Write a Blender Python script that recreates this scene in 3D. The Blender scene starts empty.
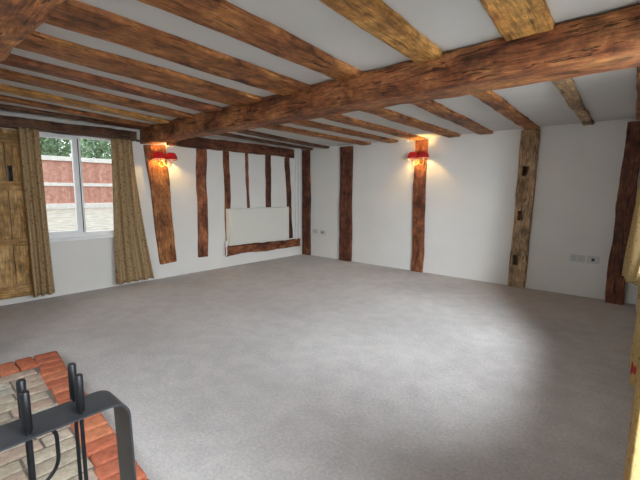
import bpy, bmesh, math, random
from mathutils import Vector, Matrix, noise
R = random.Random(7)
C = bpy.context.scene.collection
PI = math.pi

# ------------------------------------------------------------------ helpers
def props(o, label=None, cat=None, group=None, kind=None):
    if label: o['label'] = label
    if cat: o['category'] = cat
    if group: o['group'] = group
    if kind: o['kind'] = kind
    return o

def link(o, parent=None):
    C.objects.link(o)
    if parent is not None: o.parent = parent
    return o

def empty(name, loc, label, cat, group=None, kind=None):
    o = bpy.data.objects.new(name, None); o.empty_display_size = .1
    link(o); o.location = loc
    return props(o, label, cat, group, kind)

def obj(name, bm, mats, parent=None, smooth=None, origin=None):
    """bm in world coordinates; stored relative to the parent's location (parents are unrotated) or to origin."""
    off = Vector(origin) if origin is not None else (Vector(parent.matrix_world.translation) if parent is not None else Vector((0, 0, 0)))
    if parent is not None:
        base = Vector((0, 0, 0)); q = parent
        while q is not None: base += q.location; q = q.parent
        off = base
    bmesh.ops.translate(bm, verts=bm.verts, vec=-off)
    bmesh.ops.recalc_face_normals(bm, faces=bm.faces)
    me = bpy.data.meshes.new(name); bm.to_mesh(me); bm.free()
    for m in (mats if isinstance(mats, (list, tuple)) else [mats]): me.materials.append(m)
    if smooth is not None:
        for p in me.polygons: p.use_smooth = True
        if smooth < 180: me.set_sharp_from_angle(angle=math.radians(smooth))
    o = bpy.data.objects.new(name, me); link(o, parent)
    if parent is None: o.location = off
    return o

def box(bm, lo, hi, bevel=0, seg=2, mi=0):
    lo = Vector(lo); hi = Vector(hi)
    vs = [bm.verts.new((x, y, z)) for x in (lo.x, hi.x) for y in (lo.y, hi.y) for z in (lo.z, hi.z)]
    fs = [bm.faces.new([vs[i] for i in q]) for q in ((0,1,3,2),(4,6,7,5),(0,4,5,1),(2,3,7,6),(0,2,6,4),(1,5,7,3))]
    for f in fs: f.material_index = mi
    if bevel:
        es = list({e for f in fs for e in f.edges})
        bmesh.ops.bevel(bm, geom=es, offset=bevel, segments=seg, profile=.5, affect='EDGES')
    return vs

def tube(bm, pts, r, n=12, caps=True):
    pts = [Vector(p) for p in pts]; rs = r if isinstance(r, (list, tuple)) else [r]*len(pts)
    prev = None; rings = []
    for i, p in enumerate(pts):
        t = (pts[min(i+1, len(pts)-1)] - pts[max(i-1, 0)]).normalized()
        if prev is None:
            a = Vector((0, 0, 1)) if abs(t.z) < .9 else Vector((1, 0, 0))
            u = t.cross(a).normalized()
        else:
            u = (prev - t*prev.dot(t)).normalized()
        prev = u; v = t.cross(u)
        rings.append([bm.verts.new(p + (u*math.cos(2*PI*k/n) + v*math.sin(2*PI*k/n))*rs[i]) for k in range(n)])
    for a, b in zip(rings, rings[1:]):
        for k in range(n): bm.faces.new((a[k], a[(k+1) % n], b[(k+1) % n], b[k]))
    if caps:
        bm.faces.new(rings[0][::-1]); bm.faces.new(rings[-1])

def lathe(bm, c, prof, n=24, a0=0, a1=2*PI):
    full = abs(a1-a0-2*PI) < 1e-6; m = n if full else n+1
    rings = []
    for r, z in prof:
        rings.append([bm.verts.new((c[0]+r*math.cos(a0+(a1-a0)*k/n), c[1]+r*math.sin(a0+(a1-a0)*k/n), c[2]+z)) for k in range(m)])
    for a, b in zip(rings, rings[1:]):
        for k in range(m if full else m-1): bm.faces.new((a[k], a[(k+1) % m], b[(k+1) % m], b[k]))
    return rings

def arc(pts, rad, n=6):
    """round the corners of a polyline"""
    pts = [Vector(p) for p in pts]; out = [pts[0]]
    for a, b, c in zip(pts, pts[1:], pts[2:]):
        d1 = (a-b).normalized(); d2 = (c-b).normalized(); p, q = b+d1*rad, b+d2*rad
        for k in range(n+1):
            t = k/n; out.append(p*(1-t)**2 + b*2*t*(1-t) + q*t*t)
    return out+[pts[-1]]

# ------------------------------------------------------------------ materials
def new_mat(name):
    m = bpy.data.materials.new(name); m.use_nodes = True
    nt = m.node_tree; b = nt.nodes['Principled BSDF']
    return m, nt, b
def N(nt, t, **kw):
    n = nt.nodes.new(t)
    for k, v in kw.items():
        if k in n.inputs: n.inputs[k].default_value = v
        else: setattr(n, k, v)
    return n
def ramp(nt, stops, src=None):
    n = nt.nodes.new('ShaderNodeValToRGB'); e = n.color_ramp.elements
    while len(e) < len(stops): e.new(.5)
    for i, (p, c) in enumerate(stops):
        e[i].position = p; e[i].color = (c, c, c, 1) if isinstance(c, (int, float)) else (*c, 1)
    if src: nt.links.new(src, n.inputs[0])
    return n
def bump(nt, b, src, strength, dist=.01, prev=None):
    n = N(nt, 'ShaderNodeBump', Strength=strength, Distance=dist)
    nt.links.new(src, n.inputs['Height'])
    if prev: nt.links.new(prev.outputs[0], n.inputs['Normal'])
    nt.links.new(n.outputs[0], b.inputs['Normal']); return n
def mix(nt, fac, a, b_, mode='MIX'):
    n = nt.nodes.new('ShaderNodeMix'); n.data_type = 'RGBA'; n.blend_type = mode
    for s, v in ((0, fac), (6, a), (7, b_)):
        if isinstance(v, (int, float)): n.inputs[s].default_value = v
        elif isinstance(v, tuple): n.inputs[s].default_value = (*v, 1)
        else: nt.links.new(v, n.inputs[s])
    return n.outputs[2]

def plain(name, col, rough=.5, metal=0, spec=.5, noise_amt=0, scale=20):
    m, nt, b = new_mat(name)
    b.inputs['Base Color'].default_value = (*col, 1); b.inputs['Roughness'].default_value = rough
    b.inputs['Metallic'].default_value = metal; b.inputs['Specular IOR Level'].default_value = spec
    if noise_amt:
        tc = N(nt, 'ShaderNodeTexCoord'); n = N(nt, 'ShaderNodeTexNoise', Scale=scale, Detail=5.)
        nt.links.new(tc.outputs['Object'], n.inputs['Vector'])
        r = ramp(nt, [(.3, tuple(c*(1-noise_amt) for c in col)), (.7, tuple(min(1, c*(1+noise_amt)) for c in col))], n.outputs[0])
        nt.links.new(r.outputs[0], b.inputs['Base Color']); bump(nt, b, n.outputs[0], .2, .004)
    return m

def wood(name, dark, mid, light, rough=.6, holes=.6, crack=.8):
    m, nt, b = new_mat(name); L = nt.links
    tc = N(nt, 'ShaderNodeTexCoord'); oi = N(nt, 'ShaderNodeObjectInfo')
    sc_ = N(nt, 'ShaderNodeMath', operation='MULTIPLY'); sc_.inputs[1].default_value = 37.; L.new(oi.outputs['Random'], sc_.inputs[0])
    add = N(nt, 'ShaderNodeVectorMath', operation='ADD'); L.new(tc.outputs['Object'], add.inputs[0]); L.new(sc_.outputs[0], add.inputs[1])
    def tex(sx, sy, scale, detail=6., dist=0.):
        mp = N(nt, 'ShaderNodeMapping'); mp.inputs['Scale'].default_value = (sx, sy, sy); L.new(add.outputs[0], mp.inputs[0])
        n = N(nt, 'ShaderNodeTexNoise', Scale=scale, Detail=detail, Distortion=dist, Roughness=.65); L.new(mp.outputs[0], n.inputs['Vector']); return n
    fine = tex(1.2, 16, 5., 8., .4); broad = tex(1., 2.2, 2.6, 5., .6); cr = tex(.8, 9, 4.5, 4., .8); blot = tex(1, 1, 9., 4.)
    c1 = ramp(nt, [(.30, dark), (.47, mid), (.68, light)], broad.outputs[0]).outputs[0]
    g = ramp(nt, [(.30, .30), (.5, .85), (.70, 1.3)], fine.outputs[0]).outputs[0]
    c2 = mix(nt, 1., c1, g, 'MULTIPLY')
    ck = ramp(nt, [(.365, 1.), (.405, 0.)], cr.outputs[0]).outputs[0]
    mc = N(nt, 'ShaderNodeMath', operation='MULTIPLY'); mc.inputs[1].default_value = crack; L.new(ck, mc.inputs[0])
    c3 = mix(nt, mc.outputs[0], c2, tuple(c*.22 for c in dark))
    bl = ramp(nt, [(.33, .50), (.60, 1.15)], blot.outputs[0]).outputs[0]
    c4 = mix(nt, 1., c3, bl, 'MULTIPLY')
    mp = N(nt, 'ShaderNodeMapping'); mp.inputs['Scale'].default_value = (.7, 1, 1); L.new(add.outputs[0], mp.inputs[0])
    vo = N(nt, 'ShaderNodeTexVoronoi', Scale=34.); L.new(mp.outputs[0], vo.inputs['Vector'])
    hr = ramp(nt, [(.10, 1.), (.17, 0.)], vo.outputs['Distance']).outputs[0]
    sel = ramp(nt, [(.50, 0.), (.56, 1.)], blot.outputs[0]).outputs[0]
    mh = N(nt, 'ShaderNodeMath', operation='MULTIPLY'); L.new(hr, mh.inputs[0]); L.new(sel, mh.inputs[1])
    mh2 = N(nt, 'ShaderNodeMath', operation='MULTIPLY'); mh2.inputs[1].default_value = holes; L.new(mh.outputs[0], mh2.inputs[0])
    c5 = mix(nt, mh2.outputs[0], c4, tuple(c*.2 for c in dark))
    L.new(c5, b.inputs['Base Color']); b.inputs['Roughness'].default_value = rough; b.inputs['Specular IOR Level'].default_value = .3
    b1 = bump(nt, b, fine.outputs[0], .6, .006)
    inv = N(nt, 'ShaderNodeMath', operation='SUBTRACT'); inv.inputs[0].default_value = 1.; L.new(mc.outputs[0], inv.inputs[1])
    bump(nt, b, inv.outputs[0], .8, .01, b1)
    return m

M = {}
M['beam'] = wood('oak_reddish', (.085, .026, .014), (.32, .112, .042), (.56, .25, .09))
M['joist'] = wood('oak_brown', (.09, .030, .014), (.36, .130, .042), (.60, .265, .085))
M['honey'] = wood('oak_honey', (.26, .105, .028), (.56, .265, .070), (.76, .43, .14), holes=.9, crack=.4)
M['tan'] = wood('oak_tan', (.17, .10, .052), (.44, .28, .15), (.62, .43, .25))
M['post'] = wood('oak_dark_red', (.035, .012, .008), (.13, .042, .022), (.27, .10, .05))
M['post2'] = wood('oak_russet', (.06, .020, .010), (.25, .080, .034), (.46, .18, .08))
M['pine'] = wood('pine_planks', (.32, .17, .055), (.56, .32, .115), (.74, .47, .20), holes=.2, crack=.35)
M['plate'] = wood('oak_plate', (.045, .018, .012), (.15, .065, .035), (.27, .13, .07))

def plaster(name, col, bumpy=.35):
    m, nt, b = new_mat(name); L = nt.links
    tc = N(nt, 'ShaderNodeTexCoord'); n1 = N(nt, 'ShaderNodeTexNoise', Scale=1.6, Detail=4.); n2 = N(nt, 'ShaderNodeTexNoise', Scale=28., Detail=6.)
    for n in (n1, n2): L.new(tc.outputs['Object'], n.inputs['Vector'])
    r = ramp(nt, [(.3, tuple(c*.93 for c in col)), (.7, col)], n1.outputs[0])
    L.new(r.outputs[0], b.inputs['Base Color']); b.inputs['Roughness'].default_value = .85; b.inputs['Specular IOR Level'].default_value = .2
    b1 = bump(nt, b, n1.outputs[0], bumpy, .05); bump(nt, b, n2.outputs[0], bumpy*.6, .006, b1)
    return m
M['plaster'] = plaster('limewashed_plaster', (.76, .74, .70))
M['ceil'] = plaster('ceiling_plaster', (.63, .625, .61), .2)

m, nt, b = new_mat('wool_carpet'); L = nt.links
tc = N(nt, 'ShaderNodeTexCoord')
nA = N(nt, 'ShaderNodeTexNoise', Scale=1.1, Detail=3.); nB = N(nt, 'ShaderNodeTexNoise', Scale=260., Detail=3.); nC = N(nt, 'ShaderNodeTexNoise', Scale=55., Detail=4., Roughness=.7)
for n in (nA, nB, nC): L.new(tc.outputs['Object'], n.inputs['Vector'])
ca = ramp(nt, [(.35, (.44, .405, .385)), (.65, (.51, .475, .452))], nA.outputs[0]).outputs[0]
nD = N(nt, 'ShaderNodeTexNoise', Scale=7., Detail=3.); L.new(tc.outputs['Object'], nD.inputs['Vector'])
ca = mix(nt, 1., ca, ramp(nt, [(.35, .93), (.65, 1.05)], nD.outputs[0]).outputs[0], 'MULTIPLY')
cb = ramp(nt, [(.3, .80), (.7, 1.12)], nC.outputs[0]).outputs[0]
cc = mix(nt, 1., ca, cb, 'MULTIPLY')
cd = ramp(nt, [(.3, .78), (.7, 1.15)], nB.outputs[0]).outputs[0]
L.new(mix(nt, 1., cc, cd, 'MULTIPLY'), b.inputs['Base Color'])
b.inputs['Roughness'].default_value = .95; b.inputs['Specular IOR Level'].default_value = .1; b.inputs['Sheen Weight'].default_value = .15
b1 = bump(nt, b, nC.outputs[0], .5, .008); bump(nt, b, nB.outputs[0], .6, .004, b1)
M['carpet'] = m

def island_mat(name, stops, rough=.9, sc=30.):
    m, nt, b = new_mat(name); L = nt.links
    g = N(nt, 'ShaderNodeNewGeometry'); r = ramp(nt, stops, g.outputs['Random Per Island'])
    r.color_ramp.interpolation = 'LINEAR'
    tc = N(nt, 'ShaderNodeTexCoord'); n = N(nt, 'ShaderNodeTexNoise', Scale=sc, Detail=7., Roughness=.7); L.new(tc.outputs['Object'], n.inputs['Vector'])
    v = ramp(nt, [(.3, .62), (.68, 1.2)], n.outputs[0]).outputs[0]
    L.new(mix(nt, 1., r.outputs[0], v, 'MULTIPLY'), b.inputs['Base Color']); b.inputs['Roughness'].default_value = rough; b.inputs['Specular IOR Level'].default_value = .2
    bump(nt, b, n.outputs[0], .7, .006); return m
M['brick'] = island_mat('hearth_brick', [(0, (.30, .085, .045)), (.4, (.44, .135, .065)), (.7, (.36, .10, .06)), (1, (.50, .18, .09))])
M['paver'] = island_mat('hearth_paver', [(0, (.30, .25, .19)), (.35, (.44, .37, .28)), (.6, (.38, .27, .21)), (.85, (.50, .44, .35)), (1, (.33, .30, .26))])
M['mortar'] = plain('mortar', (.16, .135, .11), .95, noise_amt=.3, scale=60)
M['iron'] = plain('black_iron', (.018, .018, .020), .42, .6, noise_amt=.25, scale=25)
M['steel_strip'] = plain('painted_steel', (.052, .055, .060), .42, .5, noise_amt=.15, scale=12)
M['white'] = plain('white_gloss_paint', (.80, .80, .78), .35)
M['pvc'] = plain('white_window_frame', (.86, .87, .88), .35)
M['rad'] = plain('radiator_enamel', (.66, .64, .57), .4)
M['radside'] = plain('radiator_end_enamel', (.80, .76, .66), .45)
M['socket'] = plain('socket_plastic', (.55, .55, .53), .35)
M['slot'] = plain('socket_slot', (.03, .03, .03), .5)
M['brass'] = plain('brass', (.72, .50, .20), .28, 1)
M['cream'] = plain('candle_tube', (.82, .76, .60), .5)
M['bristle'] = plain('brush_bristle', (.05, .035, .02), .9)
M['bronze_pole'] = plain('curtain_pole_dark', (.10, .055, .03), .5, noise_amt=.2)

def emis(name, col, s):
    m, nt, b = new_mat(name)
    b.inputs['Base Color'].default_value = (*col, 1); b.inputs['Emission Color'].default_value = (*col, 1); b.inputs['Emission Strength'].default_value = s
    return m
M['bulb'] = emis('lit_bulb', (1., .72, .34), 22.)

# translucent red shade fabric
m, nt, b = new_mat('red_shade_fabric'); L = nt.links
b.inputs['Base Color'].default_value = (.30, .012, .020, 1); b.inputs['Roughness'].default_value = .8
tr = N(nt, 'ShaderNodeBsdfTranslucent'); tr.inputs['Color'].default_value = (.55, .035, .045, 1)
ms = N(nt, 'ShaderNodeMixShader', Fac=.20); L.new(b.outputs[0], ms.inputs[1]); L.new(tr.outputs[0], ms.inputs[2])
L.new(ms.outputs[0], nt.nodes['Material Output'].inputs['Surface']); M['shade'] = m
M['shade_trim'] = plain('shade_trim_braid', (.78, .62, .40), .8)

def fabric(name, base, dots, scale, lo=.16, flower=None):
    m, nt, b = new_mat(name); L = nt.links
    tc = N(nt, 'ShaderNodeTexCoord'); n = N(nt, 'ShaderNodeTexNoise', Scale=160., Detail=2.); L.new(tc.outputs['Object'], n.inputs['Vector'])
    v = N(nt, 'ShaderNodeTexVoronoi', Scale=scale); L.new(tc.outputs['Object'], v.inputs['Vector'])
    f = ramp(nt, [(lo, 1.), (lo+.08, 0.)], v.outputs['Distance']).outputs[0]
    w = ramp(nt, [(.3, .82), (.7, 1.1)], n.outputs[0]).outputs[0]
    c = mix(nt, f, base, dots); c = mix(nt, 1., c, w, 'MULTIPLY')
    v2 = N(nt, 'ShaderNodeTexVoronoi', Scale=scale*2.3); L.new(tc.outputs['Object'], v2.inputs['Vector'])
    f2 = ramp(nt, [(.12, .6), (.2, 0.)], v2.outputs['Distance']).outputs[0]
    c = mix(nt, f2, c, tuple(x*.45 for x in base))
    if flower:
        v3 = N(nt, 'ShaderNodeTexVoronoi', Scale=13.); L.new(tc.outputs['Object'], v3.inputs['Vector'])
        f3 = ramp(nt, [(.27, 1.), (.33, 0.)], v3.outputs['Distance']).outputs[0]
        c = mix(nt, f3, c, flower)
    L.new(c, b.inputs['Base Color']); b.inputs['Roughness'].default_value = .9; b.inputs['Specular IOR Level'].default_value = .15
    tr = N(nt, 'ShaderNodeBsdfTranslucent'); L.new(c, tr.inputs['Color'])
    ms = N(nt, 'ShaderNodeMixShader', Fac=.25); L.new(b.outputs[0], ms.inputs[1]); L.new(tr.outputs[0], ms.inputs[2])
    L.new(ms.outputs[0], nt.nodes['Material Output'].inputs['Surface'])
    bump(nt, b, n.outputs[0], .3, .002); return m
M['curtain'] = fabric('curtain_gold', (.56, .41, .23), (.40, .17, .09), 24., lo=.22)
M['curtain_b'] = fabric('curtain_gold_flecked', (.42, .30, .14), (.25, .13, .06), 34.)
M['curtain_f'] = fabric('curtain_floral', (.46, .31, .13), (.30, .18, .07), 24., flower=(.34, .04, .03))

m, nt, b = new_mat('window_glass'); L = nt.links
fr = N(nt, 'ShaderNodeFresnel', IOR=1.12); tb = N(nt, 'ShaderNodeBsdfTransparent'); gb = N(nt, 'ShaderNodeBsdfGlossy', Roughness=.02)
tb.inputs['Color'].default_value = (.97, .98, .98, 1)
ms = N(nt, 'ShaderNodeMixShader'); L.new(fr.outputs[0], ms.inputs[0]); L.new(tb.outputs[0], ms.inputs[1]); L.new(gb.outputs[0], ms.inputs[2])
L.new(ms.outputs[0], nt.nodes['Material Output'].inputs['Surface']); M['glass'] = m

M['fence'] = island_mat('fence_board_red', [(0, (.36, .17, .125)), (.5, (.44, .23, .175)), (1, (.33, .15, .11))], sc=6.)
M['rail'] = plain('fence_rail_pale', (.50, .47, .43), .8, noise_amt=.12, scale=5)
M['gravel'] = plain('gravel_ground', (.22, .195, .155), .95, noise_amt=.35, scale=4)
M['leaf'] = island_mat('tree_leaf', [(0, (.13, .20, .11)), (.5, (.22, .32, .19)), (1, (.34, .44, .30))], sc=3.)
M['bark'] = plain('tree_bark', (.12, .09, .06), .9, noise_amt=.3, scale=12)

# ------------------------------------------------------------------ timber builder
def timber(name, p0, p1, w, h, up, mat, label=None, cat=None, group=None, kind=None, parent=None, amp=.006, wave=.008, rnd=.012, step=.05, seed=None, w1=None, holes=None):
    """Squared, hand-hewn timber from p0 to p1 (centres of its section). w is across, h along up."""
    p0 = Vector(p0); p1 = Vector(p1); X = (p1-p0); Ln = X.length; X.normalize()
    Z = Vector(up); Z = (Z - X*Z.dot(X)).normalized(); Y = Z.cross(X)
    sd = seed if seed is not None else R.random()*100
    w1 = w if w1 is None else w1
    bm = bmesh.new(); n = max(3, int(Ln/step)); rings = []
    rr = min(rnd, w*.3, h*.3)
    def sect(W, H):
        pts = []; a, c = W/2, H/2; mw = max(1, int(W/.05)); mh = max(1, int(H/.05))
        cor = [(a-rr, c-rr, 0), (-a+rr, c-rr, 1), (-a+rr, -c+rr, 2), (a-rr, -c+rr, 3)]
        for i, (cy, cz, q) in enumerate(cor):
            for k in range(3):
                t = PI/2*q + PI/4*k; pts.append((cy+rr*math.cos(t), cz+rr*math.sin(t)))
            ny, nz, nq = cor[(i+1) % 4]; m = mw if i % 2 == 0 else mh
            t = PI/2*(q+1); A = (cy+rr*math.cos(t), cz+rr*math.sin(t)); B = (ny+rr*math.cos(t), nz+rr*math.sin(t))
            for k in range(1, m): pts.append((A[0]+(B[0]-A[0])*k/m, A[1]+(B[1]-A[1])*k/m))
        return pts
    npt = None
    for i in range(n+1):
        t = i/n; x = t*Ln; W = w+(w1-w)*t
        pts = sect(w, h)
        swy = noise.noise(Vector((x*1.3, sd, 3)))*wave; swz = noise.noise(Vector((x*1.1, sd, 9)))*wave*.5
        ring = []
        for (py, pz) in pts:
            py2 = py*(W/w)*(1+noise.noise(Vector((x*1.7, sd, 5 if py > 0 else 40)))*wave*2.2/max(w, .1)*.5)
            d = noise.noise(Vector((x*5, py*9+sd, pz*9)))*amp*1.4 + noise.noise(Vector((x*17, py*30+sd, pz*30)))*amp*.5
            l = math.hypot(py2, pz) or 1
            ring.append(bm.verts.new((x, py2+swy+d*py2/l, pz+swz+d*pz/l)))
        rings.append(ring); npt = len(ring)
    for a, b_ in zip(rings, rings[1:]):
        for k in range(npt): bm.faces.new((a[k], a[(k+1) % npt], b_[(k+1) % npt], b_[k]))
    bm.faces.new(rings[0][::-1]); bm.faces.new(rings[-1])
    bmesh.ops.recalc_face_normals(bm, faces=bm.faces)
    me = bpy.data.meshes.new(name); bm.to_mesh(me); bm.free(); me.materials.append(mat)
    for p in me.polygons: p.use_smooth = True
    me.set_sharp_from_angle(angle=math.radians(50))
    o = bpy.data.objects.new(name, me); link(o)
    mw = Matrix.Identity(4)
    for i in range(3): mw[i][0], mw[i][1], mw[i][2], mw[i][3] = X[i], Y[i], Z[i], p0[i]
    if parent is not None:
        o.parent = parent; base = Vector(parent.location); mw = Matrix.Translation(-base) @ mw
    o.matrix_world = mw if parent is None else o.matrix_world
    if parent is not None: o.matrix_basis = mw
    if holes:
        bmh = bmesh.new()
        for lo, hi in holes: box(bmh, lo, hi)
        mh = bpy.data.meshes.new('cut'); bmh.to_mesh(mh); bmh.free(); co = bpy.data.objects.new('cut', mh); link(co)
        md = o.modifiers.new('b', 'BOOLEAN'); md.object = co; md.operation = 'DIFFERENCE'; md.solver = 'EXACT'
        bpy.context.view_layer.update()
        me2 = bpy.data.meshes.new_from_object(o.evaluated_get(bpy.context.evaluated_depsgraph_get()))
        o.modifiers.clear(); o.data = me2; bpy.data.objects.remove(co)
    return props(o, label, cat, group, kind)

# ------------------------------------------------------------------ room shell
ZC = 2.125
WX = lambda y: 5.33-.035*y          # right wall, slightly out of square
T = .22
def struct(name, bm, mat, parent=None, smooth=None):
    o = obj(name, bm, mat, parent, smooth)
    if parent is None: o['kind'] = 'structure'
    return o
bm = bmesh.new(); box(bm, (-T, -6.4-T, -.2), (5.9, T, 0)); struct('floor', bm, M['carpet'])
bm = bmesh.new(); box(bm, (-T, -6.4-T, ZC), (5.9, T, ZC+.15)); struct('ceiling', bm, M['ceil'])
bm = bmesh.new(); box(bm, (-T, 0, 0), (4.0, T, ZC)); box(bm, (4.14, 0, 0), (5.9, T, ZC)); box(bm, (4.0, .12, 0), (4.14, T, ZC)); struct('wall_back', bm, M['plaster'])
# left wall with its window opening
WY0, WY1, WZ0, WZ1 = -4.56, -3.50, .70, 1.985
bm = bmesh.new()
box(bm, (-T, -6.4, 0), (0, WY0, ZC)); box(bm, (-T, WY1, 0), (0, 0, ZC)); box(bm, (-T, WY0, 0), (0, WY1, WZ0)); box(bm, (-T, WY0, WZ1), (0, WY1, ZC))
struct('wall_left', bm, M['plaster'])
# right wall with two window openings
def skew(bm, y0, y1, z0, z1, t0=0, t1=.3):
    vs = [bm.verts.new((WX(y)+t, y, z)) for t in (t0, t1) for y in (y0, y1) for z in (z0, z1)]
    for q in ((0,1,3,2),(4,6,7,5),(0,4,5,1),(2,3,7,6),(0,2,6,4),(1,5,7,3)): bm.faces.new([vs[i] for i in q])
WINR = [(-3.85, -2.15), (-5.75, -4.72)]; RZ0, RZ1 = .78, 1.93
bm = bmesh.new()
skew(bm, -6.4, WINR[1][0], 0, ZC); skew(bm, WINR[1][1], WINR[0][0], 0, ZC); skew(bm, WINR[0][1], 0, 0, ZC)
for a, b_ in WINR: skew(bm, a, b_, 0, RZ0); skew(bm, a, b_, RZ1, ZC)
struct('wall_right', bm, M['plaster'])
NX0, NX1, NZ0, NZ1 = 2.5, 4.1, .95, 1.93
bm = bmesh.new(); box(bm, (-T, -6.4-T, 0), (NX0, -6.4, ZC)); box(bm, (NX1, -6.4-T, 0), (5.9, -6.4, ZC)); box(bm, (NX0, -6.4-T, 0), (NX1, -6.4, NZ0)); box(bm, (NX0, -6.4-T, NZ1), (NX1, -6.4, ZC))
struct('wall_near', bm, M['plaster'])
wn = empty('window_4', ((NX0+NX1)/2, -6.5, NZ0), None, None, kind='structure')  # window added out of view so light reaches the back wall
bm = bmesh.new()
for x_ in (NX0, (NX0+NX1)/2-.025, NX1-.05): box(bm, (x_, -6.54, NZ0), (x_+.05, -6.49, NZ1), .004)
for z_ in (NZ0, NZ1-.05): box(bm, (NX0, -6.54, z_), (NX1, -6.49, z_+.05), .004)
obj('window_frame', bm, M['pvc'], wn)
for xa, xb in ((NX0+.04, (NX0+NX1)/2-.02), ((NX0+NX1)/2+.02, NX1-.04)):
    bm = bmesh.new(); box(bm, (xa, -6.518, NZ0+.04), (xb, -6.512, NZ1-.04)); obj('window_pane', bm, M['glass'], wn)
# chimney-side pier left of the hearth
bm = bmesh.new(); box(bm, (0, -6.4, 0), (1.86, -5.36, ZC)); struct('wall_fireplace_pier', bm, M['plaster'])

# window in the left wall
win = empty('window_1', (-.05, (WY0+WY1)/2, WZ0), None, None, kind='structure')
fx0, fx1 = -.075, -.012
bm = bmesh.new()
box(bm, (fx0, WY0, WZ0+.03), (fx1, WY0+.06, WZ1), .004); box(bm, (fx0, WY1-.06, WZ0+.03), (fx1, WY1, WZ1), .004)
box(bm, (fx0, WY0, WZ1-.07), (fx1, WY1, WZ1), .004); box(bm, (fx0, WY0, WZ0+.0), (fx1, WY1, WZ0+.055), .004)
box(bm, (fx0, -4.003, WZ0+.05), (fx1, -3.965, WZ1-.07), .004)
obj('window_frame', bm, M['pvc'], win)
def sash(y0, y1):
    bm = bmesh.new(); x0, x1, w = -.062, -.004, .048; z0, z1 = WZ0+.052, WZ1-.067
    box(bm, (x0, y0, z0), (x1, y0+w, z1), .005); box(bm, (x0, y1-w, z0), (x1, y1, z1), .005)
    box(bm, (x0, y0+w-.005, z1-.03), (x1, y1-w+.005, z1), .004); box(bm, (x0, y0+w-.005, z0), (x1, y1-w+.005, z0+.03), .004)
    s = obj('sash', bm, M['pvc'], win)
    bm = bmesh.new(); box(bm, (-.036, y0+w-.003, z0+.027), (-.030, y1-w+.003, z1-.027)); obj('window_pane', bm, M['glass'], s)
sash(WY0+.058, -4.006); 
# fixed right light
bm = bmesh.new(); box(bm, (-.045, -3.966, WZ0+.05), (-.039, WY1-.055, WZ1-.07)); obj('window_pane', bm, M['glass'], win)
bm = bmesh.new(); box(bm, (-.012, -3.998, WZ0+.06), (-.004, -3.990, WZ1-.08), .002); obj('sash_seal', bm, M['slot'], win)
bm = bmesh.new(); box(bm, (-.06, WY0-.03, WZ0-.035), (.045, WY1+.03, WZ0+.002), .008); obj('window_sill', bm, M['pvc'], win)

for k, (a, b_) in enumerate(WINR):
    w_ = empty('window_%d' % (k+2), (WX((a+b_)/2)+.15, (a+b_)/2, RZ0), None, None, kind='structure')
    bm = bmesh.new(); t0, t1 = .13, .19
    skew(bm, a, a+.05, RZ0, RZ1, t0, t1); skew(bm, b_-.05, b_, RZ0, RZ1, t0, t1); skew(bm, a+.05, b_-.05, RZ1-.05, RZ1, t0, t1); skew(bm, a+.05, b_-.05, RZ0, RZ0+.05, t0, t1)
    m_ = (a+b_)/2; skew(bm, m_-.025, m_+.025, RZ0+.05, RZ1-.05, t0, t1)
    obj('window_frame', bm, M['pvc'], w_)
    for y0, y1 in ((a+.05, m_-.025), (m_+.025, b_-.05)):
        bm = bmesh.new(); skew(bm, y0, y1, RZ0+.05, RZ1-.05, .155, .16); obj('window_pane', bm, M['glass'], w_)
    bm = bmesh.new(); skew(bm, a, b_, RZ0-.03, RZ0+.001, -.03, .13); obj('window_sill', bm, M['white'], w_)

# ------------------------------------------------------------------ ceiling timbers
timber('timber_beam', (.0, -3.135, 2.022), (5.40, -3.215, 2.022), .20, .205, (0, 0, 1), M['beam'],
       'massive red-brown oak beam crossing the whole ceiling from wall to wall', 'beam', kind='thing', amp=.010, wave=.012, rnd=.02, seed=4.2, w1=.34)
timber('timber_beam', (1.2, -5.318, 2.025), (5.5, -5.318, 2.025), .30, .20, (0, 0, 1), M['joist'],
       'dark brown fireplace beam cutting across the top corner of the room above the hearth', 'beam', kind='thing', amp=.010, wave=.015, rnd=.02, seed=14.2)

near = [ # L(-3.3) R(-3.3) L(-5.2) R(-5.2) material label
 (4.69, 4.92, 4.77, 4.96, 'honey', 'short pale honey joist with worm holes, nearest the curtained wall'),
 (4.15, 4.33, 4.25, 4.44, 'honey', 'golden-edged brown joist meeting the big beam, second from the curtained wall'),
 (3.53, 3.73, 3.62, 3.90, 'joist', 'broad brown joist running to the big beam, third from the curtained wall'),
 (2.90, 3.22, 3.04, 3.35, 'joist', 'broad brown joist, fourth from the curtained wall, dark gap at its hearth end'),
 (2.22, 2.62, 2.53, 2.80, 'joist', 'brown joist fifth from the curtained wall, widening toward the big beam'),
 (1.74, 1.98, 2.12, 2.27, 'post2', 'dark reddish-brown joist before the big beam, sixth from the curtained wall'),
 (1.22, 1.44, 1.70, 1.88, 'joist', 'slim brown joist before the big beam, third counting out from the window'),
 (.70, .89, 1.26, 1.40, 'honey', 'slim golden-brown joist before the big beam, second counting out from the window'),
 (.28, .42, .84, .97, 'joist', 'thin joist running closest to the window wall before the big beam'),
]
JB = 2.09; JT = 2.145
for i, (l1, r1, l0, r0, mt, lab) in enumerate(near):
    timber('ceiling_joist', ((l0+r0)/2, -5.215, (JB+JT)/2), ((l1+r1)/2, -3.297, (JB+JT)/2), r0-l0, JT-JB, (0, 0, 1), M[mt], lab, 'joist', 'joists before the big beam', w1=r1-l1, amp=.007, wave=.014, rnd=.012, seed=20+i)
timber('ceiling_joist', (.42, -5.35, (JB+JT)/2), (.10, -3.05, (JB+JT)/2), .10, JT-JB, (0, 0, 1), M['plate'], 'thin dark joist tucked against the wall plate above the window', 'joist', 'joists before the big beam', seed=33)
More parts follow.
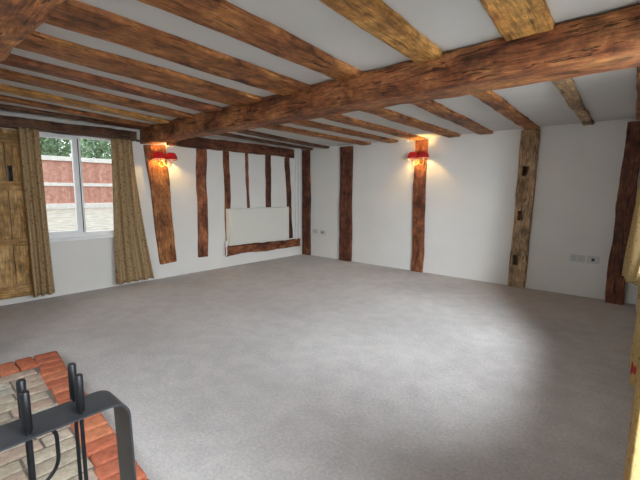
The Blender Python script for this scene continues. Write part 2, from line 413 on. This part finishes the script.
far = [ # centre x at beam (y -3.05), centre at the wall, width, mat, label
 (4.79, 4.715, .105, 'tan', 'short bent grey-brown joist ending on the white wall between the last two posts'),
 (4.24, 4.115, .15, 'joist', 'brown joist resting over the pegged tan post'),
 (3.72, 3.53, .18, 'joist', 'brown joist ending on bare wall left of the pegged tan post'),
 (3.16, 3.08, .19, 'joist', 'joist ending on bare wall just right of the lit back wall light'),
 (2.62, 2.52, .19, 'joist', 'joist ending right above the lit back wall light'),
 (2.10, 2.05, .19, 'joist', 'joist ending left of the lit back wall light'),
 (1.60, 1.52, .19, 'joist', 'joist ending right of the dark post near the back corner'),
 (1.10, .60, .16, 'plate', 'short dark joist ending near the back corner of the room'),
 (.62, .22, .12, 'plate', 'darkest thin joist closest to the radiator wall'),
]
for i, (xb, xw, w, mt, lab) in enumerate(far):
    timber('ceiling_joist', (xb, -3.06, (JB+JT)/2), (xw, -.003, (JB+JT)/2), w, JT-JB, (0, 0, 1), M[mt], lab, 'joist', 'joists between the big beam and the back wall', amp=.007, wave=.03 if i == 0 else .014, seed=50+i)
timber('ceiling_joist', (5.275, -3.05, 2.10), (5.20, -.2, 2.10), .09, .05, (0, 0, 1), M['beam'], 'joist hugging the top of the curtained wall, seen edge-on above the corner post', 'joist', 'joists between the big beam and the back wall', seed=70)

# ------------------------------------------------------------------ wall timbers
def lpost(name, y0t, y1t, z0, z1, y0b, y1b, mat, label, thick=.035, group='dark posts in the radiator wall', seed=1., **k):
    return timber(name, (thick/2-.012, (y0b+y1b)/2, z0), (thick/2-.012, (y0t+y1t)/2, z1), y1b-y0b, thick+.024, (1, 0, 0), mat, label, 'post', group, w1=y1t-y0t, seed=seed, amp=.006, wave=.016, rnd=.008, **k)
def bpost(name, x0t, x1t, x0b, x1b, z1, mat, label, thick=.035, seed=1., z0=0, **k):
    return timber(name, ((x0b+x1b)/2, -thick/2+.012, z0), ((x0t+x1t)/2, -thick/2+.012, z1), x1b-x0b, thick+.024, (0, -1, 0), mat, label, 'post', 'posts in the back wall', w1=x1t-x0t, seed=seed, amp=.006, wave=.016, rnd=.008, **k)
lpost('timber_post', -3.19, -2.89, .22, 1.912, -3.04, -2.80, M['joist'], 'wide light-brown leaning post under the big beam, carrying a lit wall light', .05, seed=2)
lpost('timber_post', -2.385, -2.215, .235, 1.93, -2.415, -2.25, M['post2'], 'red-brown post alone between the wall light post and the radiator', seed=3, group='dark posts in the radiator wall')
lpost('wall_stud', -1.90, -1.785, .33, 1.93, -1.885, -1.775, M['post2'], 'slim stud rising from the near end of the radiator', .02, 'studs around the radiator', seed=5)
lpost('wall_stud', -1.447, -1.385, .36, 1.93, -1.41, -1.36, M['post2'], 'thinnest stud, above the middle-left of the radiator', .018, 'studs around the radiator', seed=6)
lpost('wall_stud', -.995, -.865, .36, 1.93, -.985, -.865, M['post'], 'dark red stud above the far half of the radiator', .02, 'studs around the radiator', seed=7)
lpost('wall_stud', -.51, -.385, .36, 1.93, -.41, -.30, M['post'], 'slim dark stud just past the far end of the radiator', .02, 'studs around the radiator', seed=8)
timber('wall_plate', (.02, -2.86, 2.012), (.02, -.30, 2.012), .165, .07, (1, 0, 0), M['post'], 'dark horizontal timber along the top of the radiator wall', 'timber', seed=9, amp=.008)
timber('wall_plate', (.045, -5.30, 2.0), (.045, -3.32, 2.0), .12, .115, (1, 0, 0), M['plate'], 'weathered brown timber along the wall top above the window', 'timber', seed=10, amp=.008)
timber('sill_timber', (.02, -1.90, .265), (.02, -.13, .265), .15, .075, (1, 0, 0), M['post2'], 'rough horizontal dark timber just under the radiator', 'timber', seed=11, amp=.02, wave=.03, w1=.15)
bpost('timber_post', -.002+.03, .21, .03, .23, 2.09, M['post'], 'nearly black red-brown post in the back corner by the white pipes', .05, seed=12)
bpost('timber_post', .985, 1.245, .985, 1.25, 2.09, M['post'], 'dark post standing alone on the back wall, right of the small sockets', .05, seed=13)
bpost('timber_post', 2.465, 2.665, 2.48, 2.67, 2.09, M['post2'], 'mid-brown post on the back wall carrying a lit wall light', .045, seed=15)
hs = [Vector((4.075, 0, 1.565)), Vector((4.055, 0, .98)), Vector((4.035, 0, .375))]
p4 = timber('timber_post', (4.06, .017, 0), (4.10, .017, 2.09), .205, .165, (0, -1, 0), M['tan'], 'broad pale tan post with three dark mortise holes on the back wall', 'post', 'posts in the back wall', w1=.215, seed=16, amp=.006, wave=.008, rnd=.008,
            holes=[((h.x-.035, -.3, h.z-.065), (h.x+.035, .088, h.z+.065)) for h in hs])
timber('timber_post', (5.13, -.06, 0), (5.155, -.06, 2.07), .17, .144, (0, -1, 0), M['post'], 'dark red-brown post in the corner beside the gold curtain', 'post', 'posts in the back wall', w1=.155, seed=18, amp=.010, wave=.02, rnd=.012)

# ------------------------------------------------------------------ plank door, folded back on the left wall
dr = empty('plank_door', (.05, -4.92, .075), 'golden pine plank door with cross ledges, folded flat beside the window curtain', 'door')
y0, y1, z0, z1 = -5.30, -4.575, .075, 1.93
nb = 5; bw = (y1-y0)/nb
for k in range(nb):
    timber('plank', (.035, y0+bw*(k+.5), z0), (.035, y0+bw*(k+.5), z1), bw-.006, .026, (1, 0, 0), M['pine'], parent=dr, amp=.0015, wave=.0, rnd=.004, seed=80+k)
for zz, hh in ((.155, .10), (.70, .085), (1.32, .10), (1.83, .10)):
    timber('ledge', (.060, y0+.0, zz), (.060, y1-.01, zz), hh, .026, (1, 0, 0), M['pine'], parent=dr, amp=.002, wave=.003, rnd=.005, seed=90+zz)
bm = bmesh.new(); box(bm, (.048, -4.705, 1.36), (.056, -4.665, 1.54), .003); 
tube(bm, arc([(.05, -4.685, 1.385), (.098, -4.685, 1.39), (.098, -4.685, 1.51), (.05, -4.685, 1.515)], .02), .008)
obj('handle', bm, M['iron'], dr, 40)['label'] = 'black iron pull handle'

# ------------------------------------------------------------------ curtains
def curtain(name, axis, ya, yb, yc, yd, ztop, zbot, base_fn, ampf, folds, mat, label, group, seed=0, curve=1.6):
    """ya..yb at the top, yc..yd at the hem (world y); base_fn(t) the x of the mid surface, t = 0 top .. 1 hem"""
    bm = bmesh.new(); nu, nv = folds*12, 44; g = []
    for j in range(nv+1):
        t = j/nv; z = ztop+(zbot-ztop)*t; row = []
        tt = t**curve
        for i in range(nu+1):
            u = i/nu; y = (ya+(yb-ya)*u)*(1-tt)+(yc+(yd-yc)*u)*tt
            ph = u*folds*2*PI + noise.noise(Vector((u*2.6, t*.9, seed)))*2.4
            a = ampf(t)*(1+.7*noise.noise(Vector((u*4, 1.7, seed+8)))); x = base_fn(t)+a*math.sin(ph)+a*.35*noise.noise(Vector((u*9, t*2.5, seed+5)))
            y += .25*a*math.cos(ph*1.0+1)*(1 if 0 < i < nu else 0)
            row.append(bm.verts.new((x, y, z+.006*noise.noise(Vector((u*6, 0, seed))) if j == nv else z)))
        g.append(row)
    for j in range(nv):
        for i in range(nu): bm.faces.new((g[j][i], g[j][i+1], g[j+1][i+1], g[j+1][i]))
    bmesh.ops.recalc_face_normals(bm, faces=bm.faces)
    o = obj(name, bm, mat, smooth=180, origin=(base_fn(0), (ya+yb)/2, ztop))
    md = o.modifiers.new('cloth_thickness', 'SOLIDIFY'); md.thickness = .005; md.offset = 0
    return props(o, label, 'curtain', group)
cg = 'gold patterned curtains'
curtain('curtain', 0, -4.60, -4.41, -4.60, -4.39, 1.945, .075, lambda t: .135+.02*t, lambda t: .024+.024*t, 3, M['curtain'], 'gold patterned curtain hanging between the plank door and the window', cg, 1)
curtain('curtain', 0, -3.66, -3.39, -3.70, -3.22, 1.935, .055, lambda t: .125+.02*t, lambda t: .026+.028*t, 4, M['curtain'], 'gold patterned curtain between the window and the wall light post', cg, 2)
curtain('curtain', 0, -2.35, -1.72, -2.40, -1.62, 1.90, .675, lambda t: 5.345-.035*t, lambda t: .045+.015*t, 7, M['curtain_b'], 'short gold curtain hanging by the dark corner post, hem above the floor', cg, 3)
curtain('curtain', 0, -4.12, -3.78, -4.15, -3.80, 1.90, .665, lambda t: 5.414-.014*t, lambda t: .035+.01*t, 5, M['curtain_f'], 'gold curtain edge on the near right, its hem just above the floral one', cg, 4)
curtain('curtain', 0, -4.80, -4.48, -4.84, -4.50, 1.90, .10, lambda t: 5.426-.016*t, lambda t: .035+.012*t, 4, M['curtain_f'], 'lowest gold curtain with red flowers at the picture\'s lower right edge', cg, 6)
def pole(p0, p1, label):
    o = empty('curtain_rail', p0, label, 'curtain rail')
    bm = bmesh.new(); tube(bm, [p0, p1], .011); obj('rail', bm, M['bronze_pole'], o, 40)
    p0 = Vector(p0); p1 = Vector(p1)
    for t in (.04, .5, .96):
        q = p0.lerp(p1, t); s = 1 if q.x < 2 else -1
        bm = bmesh.new(); tube(bm, [q, q-Vector((s*(q.x if s > 0 else -(WX(q.y)-q.x)), 0, 0))], .006); obj('bracket', bm, M['iron'], o, 40)
pole((.135, -4.72, 1.955), (.135, -3.22, 1.94), 'dark slim curtain rail over the window between two gold curtains')
pole((5.345, -2.5, 1.91), (5.345, -1.6, 1.91), 'dark curtain rail at the top of the short gold curtain by the corner post')

# ------------------------------------------------------------------ radiator and pipes
rd = empty('radiator', (.10, -1.16, .37), 'white panel radiator on the wall below the dark studs', 'radiator')
ry0, ry1, rz0, rz1 = -1.90, -.53, .375, .985
bm = bmesh.new(); nseg = 40; xs = .135
pts = []
for i in range(nseg*4+1):
    y = ry0+.012+(ry1-ry0-.024)*i/(nseg*4); k = (i % 4); pts.append((xs-(.004 if k in (0,) else 0), y))
lo = [bm.verts.new((x, y, rz0+.02)) for x, y in pts]; hi = [bm.verts.new((x, y, rz1-.02)) for x, y in pts]
for a in range(len(pts)-1): bm.faces.new((lo[a], lo[a+1], hi[a+1], hi[a]))
box(bm, (xs-.022, ry0+.006, rz0), (xs+.002, ry1-.006, rz0+.022), .005); box(bm, (xs-.022, ry0+.006, rz1-.022), (xs+.002, ry1-.006, rz1), .005)
box(bm, (xs-.02, ry0+.006, rz0+.01), (xs-.006, ry1-.006, rz1-.01))
box(bm, (.045, ry0+.006, rz0+.01), (.057, ry1-.006, rz1-.01), .004)
obj('front_panel', bm, M['rad'], rd)
for yy in (ry0, ry1-.008):
    bm = bmesh.new(); box(bm, (.042, yy, rz0+.004), (.139, yy+.008, rz1+.003), .003); obj('side_panel', bm, M['radside'], rd)['label'] = 'cream end panel'
bm = bmesh.new()
for k in range(46):
    y = ry0+.02+k*.0295; box(bm, (.050, y, rz1-.004), (.130, y+.014, rz1+.004))
box(bm, (.046, ry0+.006, rz1-.006), (.052, ry1-.006, rz1+.004)); box(bm, (.128, ry0+.006, rz1-.006), (.134, ry1-.006, rz1+.004))
obj('top_grille', bm, M['rad'], rd)
bm = bmesh.new(); tube(bm, [(.09, ry0, .41), (.09, ry0-.035, .41)], .012); tube(bm, [(.09, ry0-.035, .36), (.09, ry0-.035, .40), (.09, ry0-.035, .46)], [.014, .018, .016]); obj('valve', bm, M['white'], rd, 40)
bm = bmesh.new(); tube(bm, arc([(.09, ry0-.035, .36), (.09, ry0-.035, .215), (.03, ry0-.035, .20)], .02), .008); obj('pipe', bm, M['white'], rd, 40)
for yy in (-1.5, -.8):
    bm = bmesh.new(); box(bm, (.030, yy, .42), (.048, yy+.04, .9)); obj('wall_bracket', bm, M['white'], rd)
for k, yy in enumerate((-.225, -.135)):
    o = empty('heating_pipe', (.03, yy, .30), ['white vertical heating pipe nearer the radiator', 'white vertical heating pipe nearer the corner post'][k], 'pipe', 'white pipes in the back corner')
    bm = bmesh.new(); tube(bm, [(.03, yy, .22), (.03, yy, 1.0), (.03, yy, ZC)], .013); obj('tube', bm, M['white'], o, 40)
    for zz in (.6, 1.5):
        bm = bmesh.new(); box(bm, (0.0, yy-.018, zz), (.046, yy+.018, zz+.02), .003); obj('clip', bm, M['white'], o)

# ------------------------------------------------------------------ sockets
def socket(xa, xb, za, zb, label, group=None, blank=False):
    o = empty('wall_socket', ((xa+xb)/2, 0, (za+zb)/2), label, 'socket', group)
    bm = bmesh.new(); box(bm, (xa, -.012, za), (xb, 0, zb), .003); obj('face_plate', bm, M['socket'], o)
    bm = bmesh.new(); w = xb-xa; h = zb-za
    if not blank:
        for c in (.27, .73):
            bm = bmesh.new(); cx = xa+w*c; box(bm, (cx-.004, -.0128, za+h*.60), (cx+.004, -.0118, za+h*.74)); 
            for s in (-1, 1): box(bm, (cx+s*.012-.004, -.0128, za+h*.34), (cx+s*.012+.004, -.0118, za+h*.42))
            obj('pin_holes', bm, M['slot'], o)
        for c in (.10, .90):
            bm = bmesh.new(); cx = xa+w*c; box(bm, (cx-.006, -.016, za+h*.62), (cx+.006, -.0118, za+h*.82), .001); obj('rocker_switch', bm, M['socket'], o)
    else:
        box(bm, (xa+w*.38, -.014, za+h*.3), (xa+w*.62, -.0118, za+h*.7)); obj('aerial_inlet', bm, M['slot'], o)
socket(4.648, 4.800, .430, .518, 'double wall socket on the back wall, the one nearer the tan post', 'sockets beside the corner post')
socket(4.822, 4.948, .432, .520, 'grey wall plate beside the double socket, nearer the corner post', 'sockets beside the corner post', True)
socket(.285, .425, .455, .535, 'small wall socket low on the back wall, nearer the corner', 'sockets near the back corner')
socket(.475, .610, .450, .530, 'small wall socket low on the back wall, farther from the corner', 'sockets near the back corner', True)

# ------------------------------------------------------------------ wall lights
def wall_light(base, normal, side, label):
    """base on the timber's face, normal out of the wall, side along the wall"""
    B = Vector(base); n = Vector(normal); s = Vector(side)
    o = empty('wall_light', base, label, 'wall light', 'twin-shade wall lights')
    bm = bmesh.new()
    q = s.cross(n)
    # oval brass back plate
    ring0 = []; ring1 = []
    for k in range(24):
        a = 2*PI*k/24; d = s*math.cos(a)*.030+Vector((0, 0, 1))*math.sin(a)*.052
        ring0.append(bm.verts.new(B+d)); ring1.append(bm.verts.new(B+d*.75+n*.014))
    for k in range(24): bm.faces.new((ring0[k], ring0[(k+1) % 24], ring1[(k+1) % 24], ring1[k]))
    bm.faces.new(ring1); bm.faces.new(ring0[::-1])
    obj('back_plate', bm, M['brass'], o, 40)
    for sg in (-1, 1):
        c = B+n*.085+s*(sg*.092)
        bm = bmesh.new()
        P = [B+n*.012, B+n*.05+Vector((0, 0, -.05)), B+n*.075+s*(sg*.05)+Vector((0, 0, -.085)), B+n*.085+s*(sg*.088)+Vector((0, 0, -.065)), c+Vector((0, 0, -.02))]
        pts = []
        for i in range(len(P)-1):
            p0_, p1_, p2_, p3_ = P[max(i-1, 0)], P[i], P[i+1], P[min(i+2, len(P)-1)]
            for k in range(6):
                t = k/6; pts.append(.5*((2*p1_)+(p2_-p0_)*t+(2*p0_-5*p1_+4*p2_-p3_)*t*t+(3*p1_-p0_-3*p2_+p3_)*t**3))
        pts.append(P[-1]); tube(bm, pts, .0055, 10)
        arm = obj('arm', bm, M['brass'], o, 60)
        bm = bmesh.new(); lathe(bm, c, [(.004, -.026), (.022, -.016), (.024, -.010), (.010, -.008)], 20); obj('drip_pan', bm, M['brass'], arm, 60)
        bm = bmesh.new(); tube(bm, [c+Vector((0, 0, -.012)), c+Vector((0, 0, .035))], .011, 14); obj('candle_tube', bm, M['cream'], arm, 60)
        bm = bmesh.new(); lathe(bm, c, [(.006, .035), (.010, .046), (.012, .056), (.010, .066), (.001, .074)], 16); obj('bulb', bm, M['bulb'], arm, 180)
        # domed red shade
        bm = bmesh.new()
        prof = [(.080, .014), (.079, .040), (.073, .070), (.061, .096), (.044, .114)]
        lathe(bm, c, prof, 28)
        bmesh.ops.recalc_face_normals(bm, faces=bm.faces); bmesh.ops.solidify(bm, geom=bm.faces[:], thickness=.002)
        sh = obj('shade', bm, M['shade'], o, 180)
        bm = bmesh.new(); lathe(bm, c, [(.0805, .010), (.083, .013), (.0825, .021), (.0800, .022)], 28); obj('trim_braid', bm, M['shade_trim'], sh, 180)
        ld = bpy.data.lights.new('candle_bulb_light', 'POINT'); ld.energy = 13.5; ld.color = (1., .62, .19); ld.shadow_soft_size = .019
        lo_ = bpy.data.objects.new('bulb_light', ld); link(lo_, arm); lo_.location = c+Vector((0, 0, .058))-B+n*0
        lo_.location = c+Vector((0, 0, .058))-Vector(o.location)
wall_light((.050, -2.955, 1.70), (1, 0, 0), (0, 1, 0), 'lit twin-shade red and brass wall light on the wide leaning post beside the window curtain')
wall_light((2.572, -.046, 1.785), (0, -1, 0), (1, 0, 0), 'lit twin-shade red and brass wall light on a post of the back wall')

# ------------------------------------------------------------------ hearth
HZ = .06
he = empty('hearth', (3.0, -5.4, 0), 'low hearth of buff pavers edged with red bricks, under the fire irons', 'hearth')
outer = [(1.98, -4.86), (2.46, -4.905), (3.19, -4.955), (3.77, -5.0), (4.45, -5.05)]
bm = bmesh.new()
def obox(bm, c, ax, L_, W_, z0, z1, bev=.012):
    vs0 = len(bm.verts); tmp = bmesh.new(); box(tmp, (-L_/2, -W_/2, z0), (L_/2, W_/2, z1), bev, 3)
    rot = Matrix.Rotation(ax, 4, 'Z'); tmp.transform(Matrix.Translation((c[0], c[1], 0)) @ rot)
    me = bpy.data.meshes.new('t'); tmp.to_mesh(me); tmp.free(); bm.from_mesh(me); bpy.data.meshes.remove(me)
BW = .150
d = 0; tot = 0; segs = []
for a, b_ in zip(outer, outer[1:]):
    l = math.hypot(b_[0]-a[0], b_[1]-a[1]); segs.append((a, b_, l, tot)); tot += l
def at(s):
    for a, b_, l, t0 in segs:
        if s <= t0+l+1e-6:
            t = (s-t0)/l; return Vector((a[0]+(b_[0]-a[0])*t, a[1]+(b_[1]-a[1])*t, 0)), math.atan2(b_[1]-a[1], b_[0]-a[0])
    return Vector((*b_, 0)), math.atan2(b_[1]-a[1], b_[0]-a[0])
s = .0; bl = .108; k = 0
while s+bl < tot:
    p, an = at(s+bl/2); nrm = Vector((math.sin(an), -math.cos(an), 0))
    wv = BW+R.uniform(-.008, .008); c = p+nrm*(wv/2+R.uniform(-.003, .004))
    obox(bm, c, an+R.uniform(-.03, .03), bl-.008, wv, 0, HZ+R.uniform(-.004, .004), .014); s += bl
y = -4.86-BW-.004
while y > -6.0:
    obox(bm, (1.98+.10+R.uniform(-.004, .004), y-.054), R.uniform(-.03, .03), .20, .100, 0, HZ+R.uniform(-.004, .004), .013); y -= .108
obj('brick_edging', bm, M['brick'], he, 40)['label'] = 'red-orange brick edging'
bm = bmesh.new(); x = 2.19; 
while x < 4.45:
    wx = .105; y = -5.02-(x-2.19)*.075+0 - R.uniform(0, .03)
    first = True
    yy = y
    while yy > -6.1:
        l = R.choice([.215, .215, .23, .33]); 
        if first: l *= R.uniform(.5, 1); first = False
        obox(bm, (x+wx/2, yy-l/2), R.uniform(-.01, .01), wx-.017, l-.012, 0, HZ-.012+R.uniform(-.003, .003), .006); yy -= l
    x += wx
obj('paving', bm, M['paver'], he, 40)['label'] = 'buff and pinkish paving bricks'
bm = bmesh.new(); v = [bm.verts.new((x_, y_, z_)) for z_ in (.001, HZ-.022) for x_, y_ in [(2.0, -4.885), (2.46, -4.925), (3.19, -4.975), (3.77, -5.02), (4.43, -5.07), (4.43, -6.1), (2.0, -6.1)]]
bm.faces.new(v[:7][::-1]); bm.faces.new(v[7:])
for k in range(7): bm.faces.new((v[k], v[(k+1) % 7], v[7+(k+1) % 7], v[7+k]))
obj('mortar_bed', bm, M['mortar'], he)

# ------------------------------------------------------------------ fireside stand and tools
SX0, SX1 = 4.085, 4.207; SYa, SYb = -5.215, -5.66; SZ = .65
st = empty('fireside_stand', ((SX0+SX1)/2, (SYa+SYb)/2, HZ), 'dark steel strip bent into an arch, holding fire irons on the hearth', 'fire tool stand')
def strip(bm, path, x0, x1, th=.006):
    pts = [Vector(p) for p in path]; rows = []
    for i, p in enumerate(pts):
        t = (pts[min(i+1, len(pts)-1)]-pts[max(i-1, 0)]).normalized(); nn = Vector((0, -t.z, t.y))
        rows.append([bm.verts.new((x0, *(p+nn*th/2)[1:])), bm.verts.new((x1, *(p+nn*th/2)[1:])), bm.verts.new((x1, *(p-nn*th/2)[1:])), bm.verts.new((x0, *(p-nn*th/2)[1:]))])
    for a, b_ in zip(rows, rows[1:]):
        for k in range(4): bm.faces.new((a[k], a[(k+1) % 4], b_[(k+1) % 4], b_[k]))
    bm.faces.new(rows[0]); bm.faces.new(rows[-1][::-1])
bm = bmesh.new()
strip(bm, arc([(0, SYa+.012, HZ+.008), (0, SYa, SZ), (0, SYb, SZ), (0, SYb-.012, HZ+.008)], .055, 10), SX0, SX1)
obj('arch', bm, M['steel_strip'], st, 30)
bm = bmesh.new(); box(bm, (SX0-.02, SYb-.05, HZ-.001), (SX1+.02, SYa+.05, HZ+.008), .003); obj('base_plate', bm, M['iron'], st)
def tool(name, x, y, label, head, ztop=.77, lean=0., rodr=.0055):
    o = empty(name, (x, y, HZ+.01), label, 'fire tool', 'fire irons hanging from the stand')
    bm = bmesh.new(); tube(bm, [(x, y, ztop-.109), (x, y, ztop-.106), (x, y, ztop-.003), (x, y, ztop)], [.009, .0112, .0112, .009], 16); obj('handle', bm, M['iron'], o, 40)
    if head != 'tongs':
        bm = bmesh.new(); tube(bm, [(x, y, ztop-.108), (x, y, .17)], rodr, 10); obj('shaft', bm, M['iron'], o, 60)
    if head == 'brush':
        bm = bmesh.new(); box(bm, (x-.012, y-.03, .15), (x+.012, y+.03, .185), .004); obj('brush_head', bm, M['iron'], o)
        bm = bmesh.new(); box(bm, (x-.014, y-.034, .095), (x+.014, y+.034, .15), .004); obj('bristles', bm, M['bristle'], o)
    if head == 'poker':
        bm = bmesh.new(); tube(bm, [(x, y, .17), (x, y, .11), (x, y, .09)], [rodr, rodr, .002], 10); tube(bm, arc([(x, y, .14), (x, y+.02, .135), (x, y+.035, .155)], .01), .004, 8); obj('point', bm, M['iron'], o)
    if head == 'shovel':
        bm = bmesh.new(); box(bm, (x-.004, y-.04, .09), (x+.002, y+.04, .20), .002); box(bm, (x+.002, y-.04, .09), (x+.018, y-.036, .18)); box(bm, (x+.002, y+.036, .09), (x+.018, y+.04, .18)); obj('pan', bm, M['iron'], o)
    if head == 'tongs':
        bm = bmesh.new(); tube(bm, [(x, y, ztop-.108), (x, y, .605)], rodr, 10); obj('shaft', bm, M['iron'], o, 60)
        for sg in (-1, 1):
            bm = bmesh.new(); tube(bm, arc([(x, y, .61), (x, y+sg*.070, .60), (x, y+sg*.070, .475), (x, y+sg*.01, .425), (x, y+sg*.01, .16), (x, y+sg*.018, .12)], .035, 6), .0055, 10)
            obj('jaw', bm, M['iron'], o, 60)
    return o
tool('fire_iron', SX0+.010, -5.327, 'black fire iron nearest the curved end of the stand, rear one of that pair', 'brush')
tool('fire_iron', SX1-.022, -5.337, 'black fire iron nearest the curved end of the stand, front one of that pair', 'poker')
tool('fire_tongs', SX0+.018, -5.450, 'black fire tongs with bowed jaw, behind the thick-shafted iron', 'tongs')
tool('fire_iron', SX1-.022, -5.459, 'thick-shafted black fire iron standing in front of the bowed tongs', 'shovel', rodr=.008)

# ------------------------------------------------------------------ outside the window
bm = bmesh.new()
for (xa, ya, xb, yb) in ((-60, -40, -.25, 45), (6.2, -40, 40, 45), (-.25, -40, 6.2, -7.6)):
    v = [bm.verts.new(p) for p in ((xa, ya, .42), (xb, ya, .42), (xb, yb, .42), (xa, yb, .42))]; bm.faces.new(v)
props(obj('ground', bm, M['gravel']), kind='structure')
FX = -15.
fn = empty('garden_fence', (FX, .6, .42), 'red-brown board fence with pale rails seen through the window', 'fence')
bm = bmesh.new(); y = -7.
while y < 9:
    box(bm, (FX-R.choice([0, .04]), y, .44), (FX+.02, y+.159, 2.60+R.uniform(-.01, .01))); y += .16
obj('boards', bm, M['fence'], fn)
for za, zb, x1 in ((2.58, 2.78, .10), (1.45, 1.60, .07), (.42, .66, .20)):
    bm = bmesh.new(); box(bm, (FX-.03, -7.1, za), (FX+x1, 9.1, zb), .01); obj('rail', bm, M['rail'], fn)['label'] = 'pale horizontal rail'
for k in range(7):
    bm = bmesh.new(); box(bm, (FX-.14, -7+k*2.6, .42), (FX-.02, -6.88+k*2.6, 2.7)); obj('post', bm, M['rail'], fn)
def tree(x, y, h, r, label, seed):
    rr = random.Random(seed)
    o = empty('garden_tree', (x, y, .42), label, 'tree', 'trees beyond the fence')
    bm = bmesh.new(); tube(bm, [(x, y, .42), (x+.1, y, h*.3), (x, y+.1, h*.6), (x, y, h*.85)], [.22, .17, .12, .04], 10)
    for k in range(8):
        a = rr.uniform(0, 2*PI); z = rr.uniform(.35, .7)*h
        tube(bm, [(x, y, z), (x+math.cos(a)*r*.4, y+math.sin(a)*r*.4, z+.6), (x+math.cos(a)*r*.7, y+math.sin(a)*r*.7, z+1.1)], [.07, .05, .02], 6)
    obj('trunk', bm, M['bark'], o, 60)
    bm = bmesh.new()
    cl = [(x+rr.gauss(0, r*.45), y+rr.gauss(0, r*.45), rr.uniform(h*.32, h), rr.uniform(.5, .95)) for _ in range(34)]
    for cx, cy, cz, cr in cl:
        for _ in range(120):
            d = Vector((rr.gauss(0, 1), rr.gauss(0, 1), rr.gauss(0, 1))).normalized()*cr*rr.uniform(.6, 1)
            c = Vector((cx, cy, cz))+d; u = Vector((rr.gauss(0, 1), rr.gauss(0, 1), rr.gauss(0, 1))).normalized(); w = u.orthogonal().normalized(); sz = rr.uniform(.08, .16)
            vs = [bm.verts.new(c+u*sz), bm.verts.new(c+w*sz*.5), bm.verts.new(c-u*sz), bm.verts.new(c-w*sz*.5)]; bm.faces.new(vs)
    obj('crown', bm, M['leaf'], o)
tree(-21, -4.2, 5.6, 1.7, 'leafy green tree behind the fence, in the left window pane', 1)
tree(-22, 1.2, 6.0, 1.7, 'leafy green tree behind the fence, in the right window pane', 2)
tree(-27, 5.6, 6.2, 1.9, 'green tree farthest off behind the fence', 3)

# ------------------------------------------------------------------ light
w = bpy.data.worlds.new('overcast_sky'); bpy.context.scene.world = w; w.use_nodes = True
nt = w.node_tree; bg = nt.nodes['Background']
tc = N(nt, 'ShaderNodeTexCoord'); sp = N(nt, 'ShaderNodeSeparateXYZ'); nt.links.new(tc.outputs['Generated'], sp.inputs[0])
rp = ramp(nt, [(0., (.80, .84, .86)), (.5, (.86, .93, 1.)), (1., (.70, .84, 1.))], sp.outputs['Z']); nt.links.new(rp.outputs[0], bg.inputs[0]); bg.inputs[1].default_value = 2.7

def daylight(name, x, y, z, sy, sz, rot, e, col=(.86, .93, 1.)):
    ld = bpy.data.lights.new(name, 'AREA'); ld.shape = 'RECTANGLE'; ld.size = sy; ld.size_y = sz; ld.energy = e; ld.color = col
    o = bpy.data.objects.new(name, ld); link(o); o.location = (x, y, z); o.rotation_euler = rot; return o
# lamps added outside the unseen windows as daylight fill; near window itself is added
for (a, b_), e, d, dy in zip(WINR, (560, 245), (Vector((-1, .65, -.30)), Vector((-1, .15, -.35))), (.95, .2)):
    ym = (a+b_)/2; o = daylight('window_daylight', WX(ym)+1.3, ym-dy, 2.1, b_-a+.5, 1.6, (0, 0, 0), e)
    o.rotation_euler = d.to_track_quat('-Z', 'Y').to_euler()
o = daylight('window_daylight', (NX0+NX1)/2, -6.95, 1.85, 1.7, 1.2, (0, 0, 0), 46)
o.rotation_euler = Vector((-.1, 1, -.35)).to_track_quat('-Z', 'Y').to_euler()
sn = bpy.data.lights.new('added_sun', 'SUN'); sn.energy = 4.; sn.angle = math.radians(12); sn.color = (1., .96, .90)  # sun added under the overcast sky to brighten ground and fence
so = bpy.data.objects.new('added_sun', sn); link(so); so.rotation_euler = Vector((-.03, -.62, -.78)).to_track_quat('-Z', 'Y').to_euler(); so.location = (-8, 12, 14)
for xx, ya, yb, z0, z1, sgn in ((-.10, WY0, WY1, WZ0, WZ1, 1), (WX(-3)+.22, *WINR[0], RZ0, RZ1, -1), (WX(-5.2)+.22, *WINR[1], RZ0, RZ1, -1)):
    o = daylight('window_portal', xx, (ya+yb)/2, (z0+z1)/2, yb-ya, z1-z0, (0, 0, 0), 1)
    o.rotation_euler = Vector((sgn, 0, 0)).to_track_quat('-Z', 'Y').to_euler(); o.data.cycles.is_portal = True

# ------------------------------------------------------------------ camera
yaw, pit, rol, f = 0.71187, 0.12670, 0.00659, 380.62694
cy, sy = math.cos(yaw), math.sin(yaw)
fw = Vector((-sy*math.cos(pit), cy*math.cos(pit), -math.sin(pit))); r_ = Vector((cy, sy, 0)); u_ = r_.cross(fw)
r2 = r_*math.cos(rol)+u_*math.sin(rol); u2 = -r_*math.sin(rol)+u_*math.cos(rol)
cam = bpy.data.cameras.new('camera'); cam.sensor_width = 36; cam.sensor_fit = 'HORIZONTAL'; cam.lens = f/640*36; cam.clip_start = .02
co = bpy.data.objects.new('camera', cam); link(co)
mw = Matrix.Identity(4)
for i in range(3): mw[i][0], mw[i][1], mw[i][2], mw[i][3] = r2[i], u2[i], -fw[i], (5.35315, -5.65953, 1.28241)[i]
co.matrix_world = mw
S = bpy.context.scene; S.camera = co
S.view_settings.view_transform = 'Standard'; S.view_settings.look = 'None'; S.view_settings.gamma = 1; S.view_settings.use_curve_mapping = False
S.view_settings.exposure = 0.15
S.cycles.use_denoising = True
S.cycles.max_bounces = 10; S.cycles.diffuse_bounces = 6
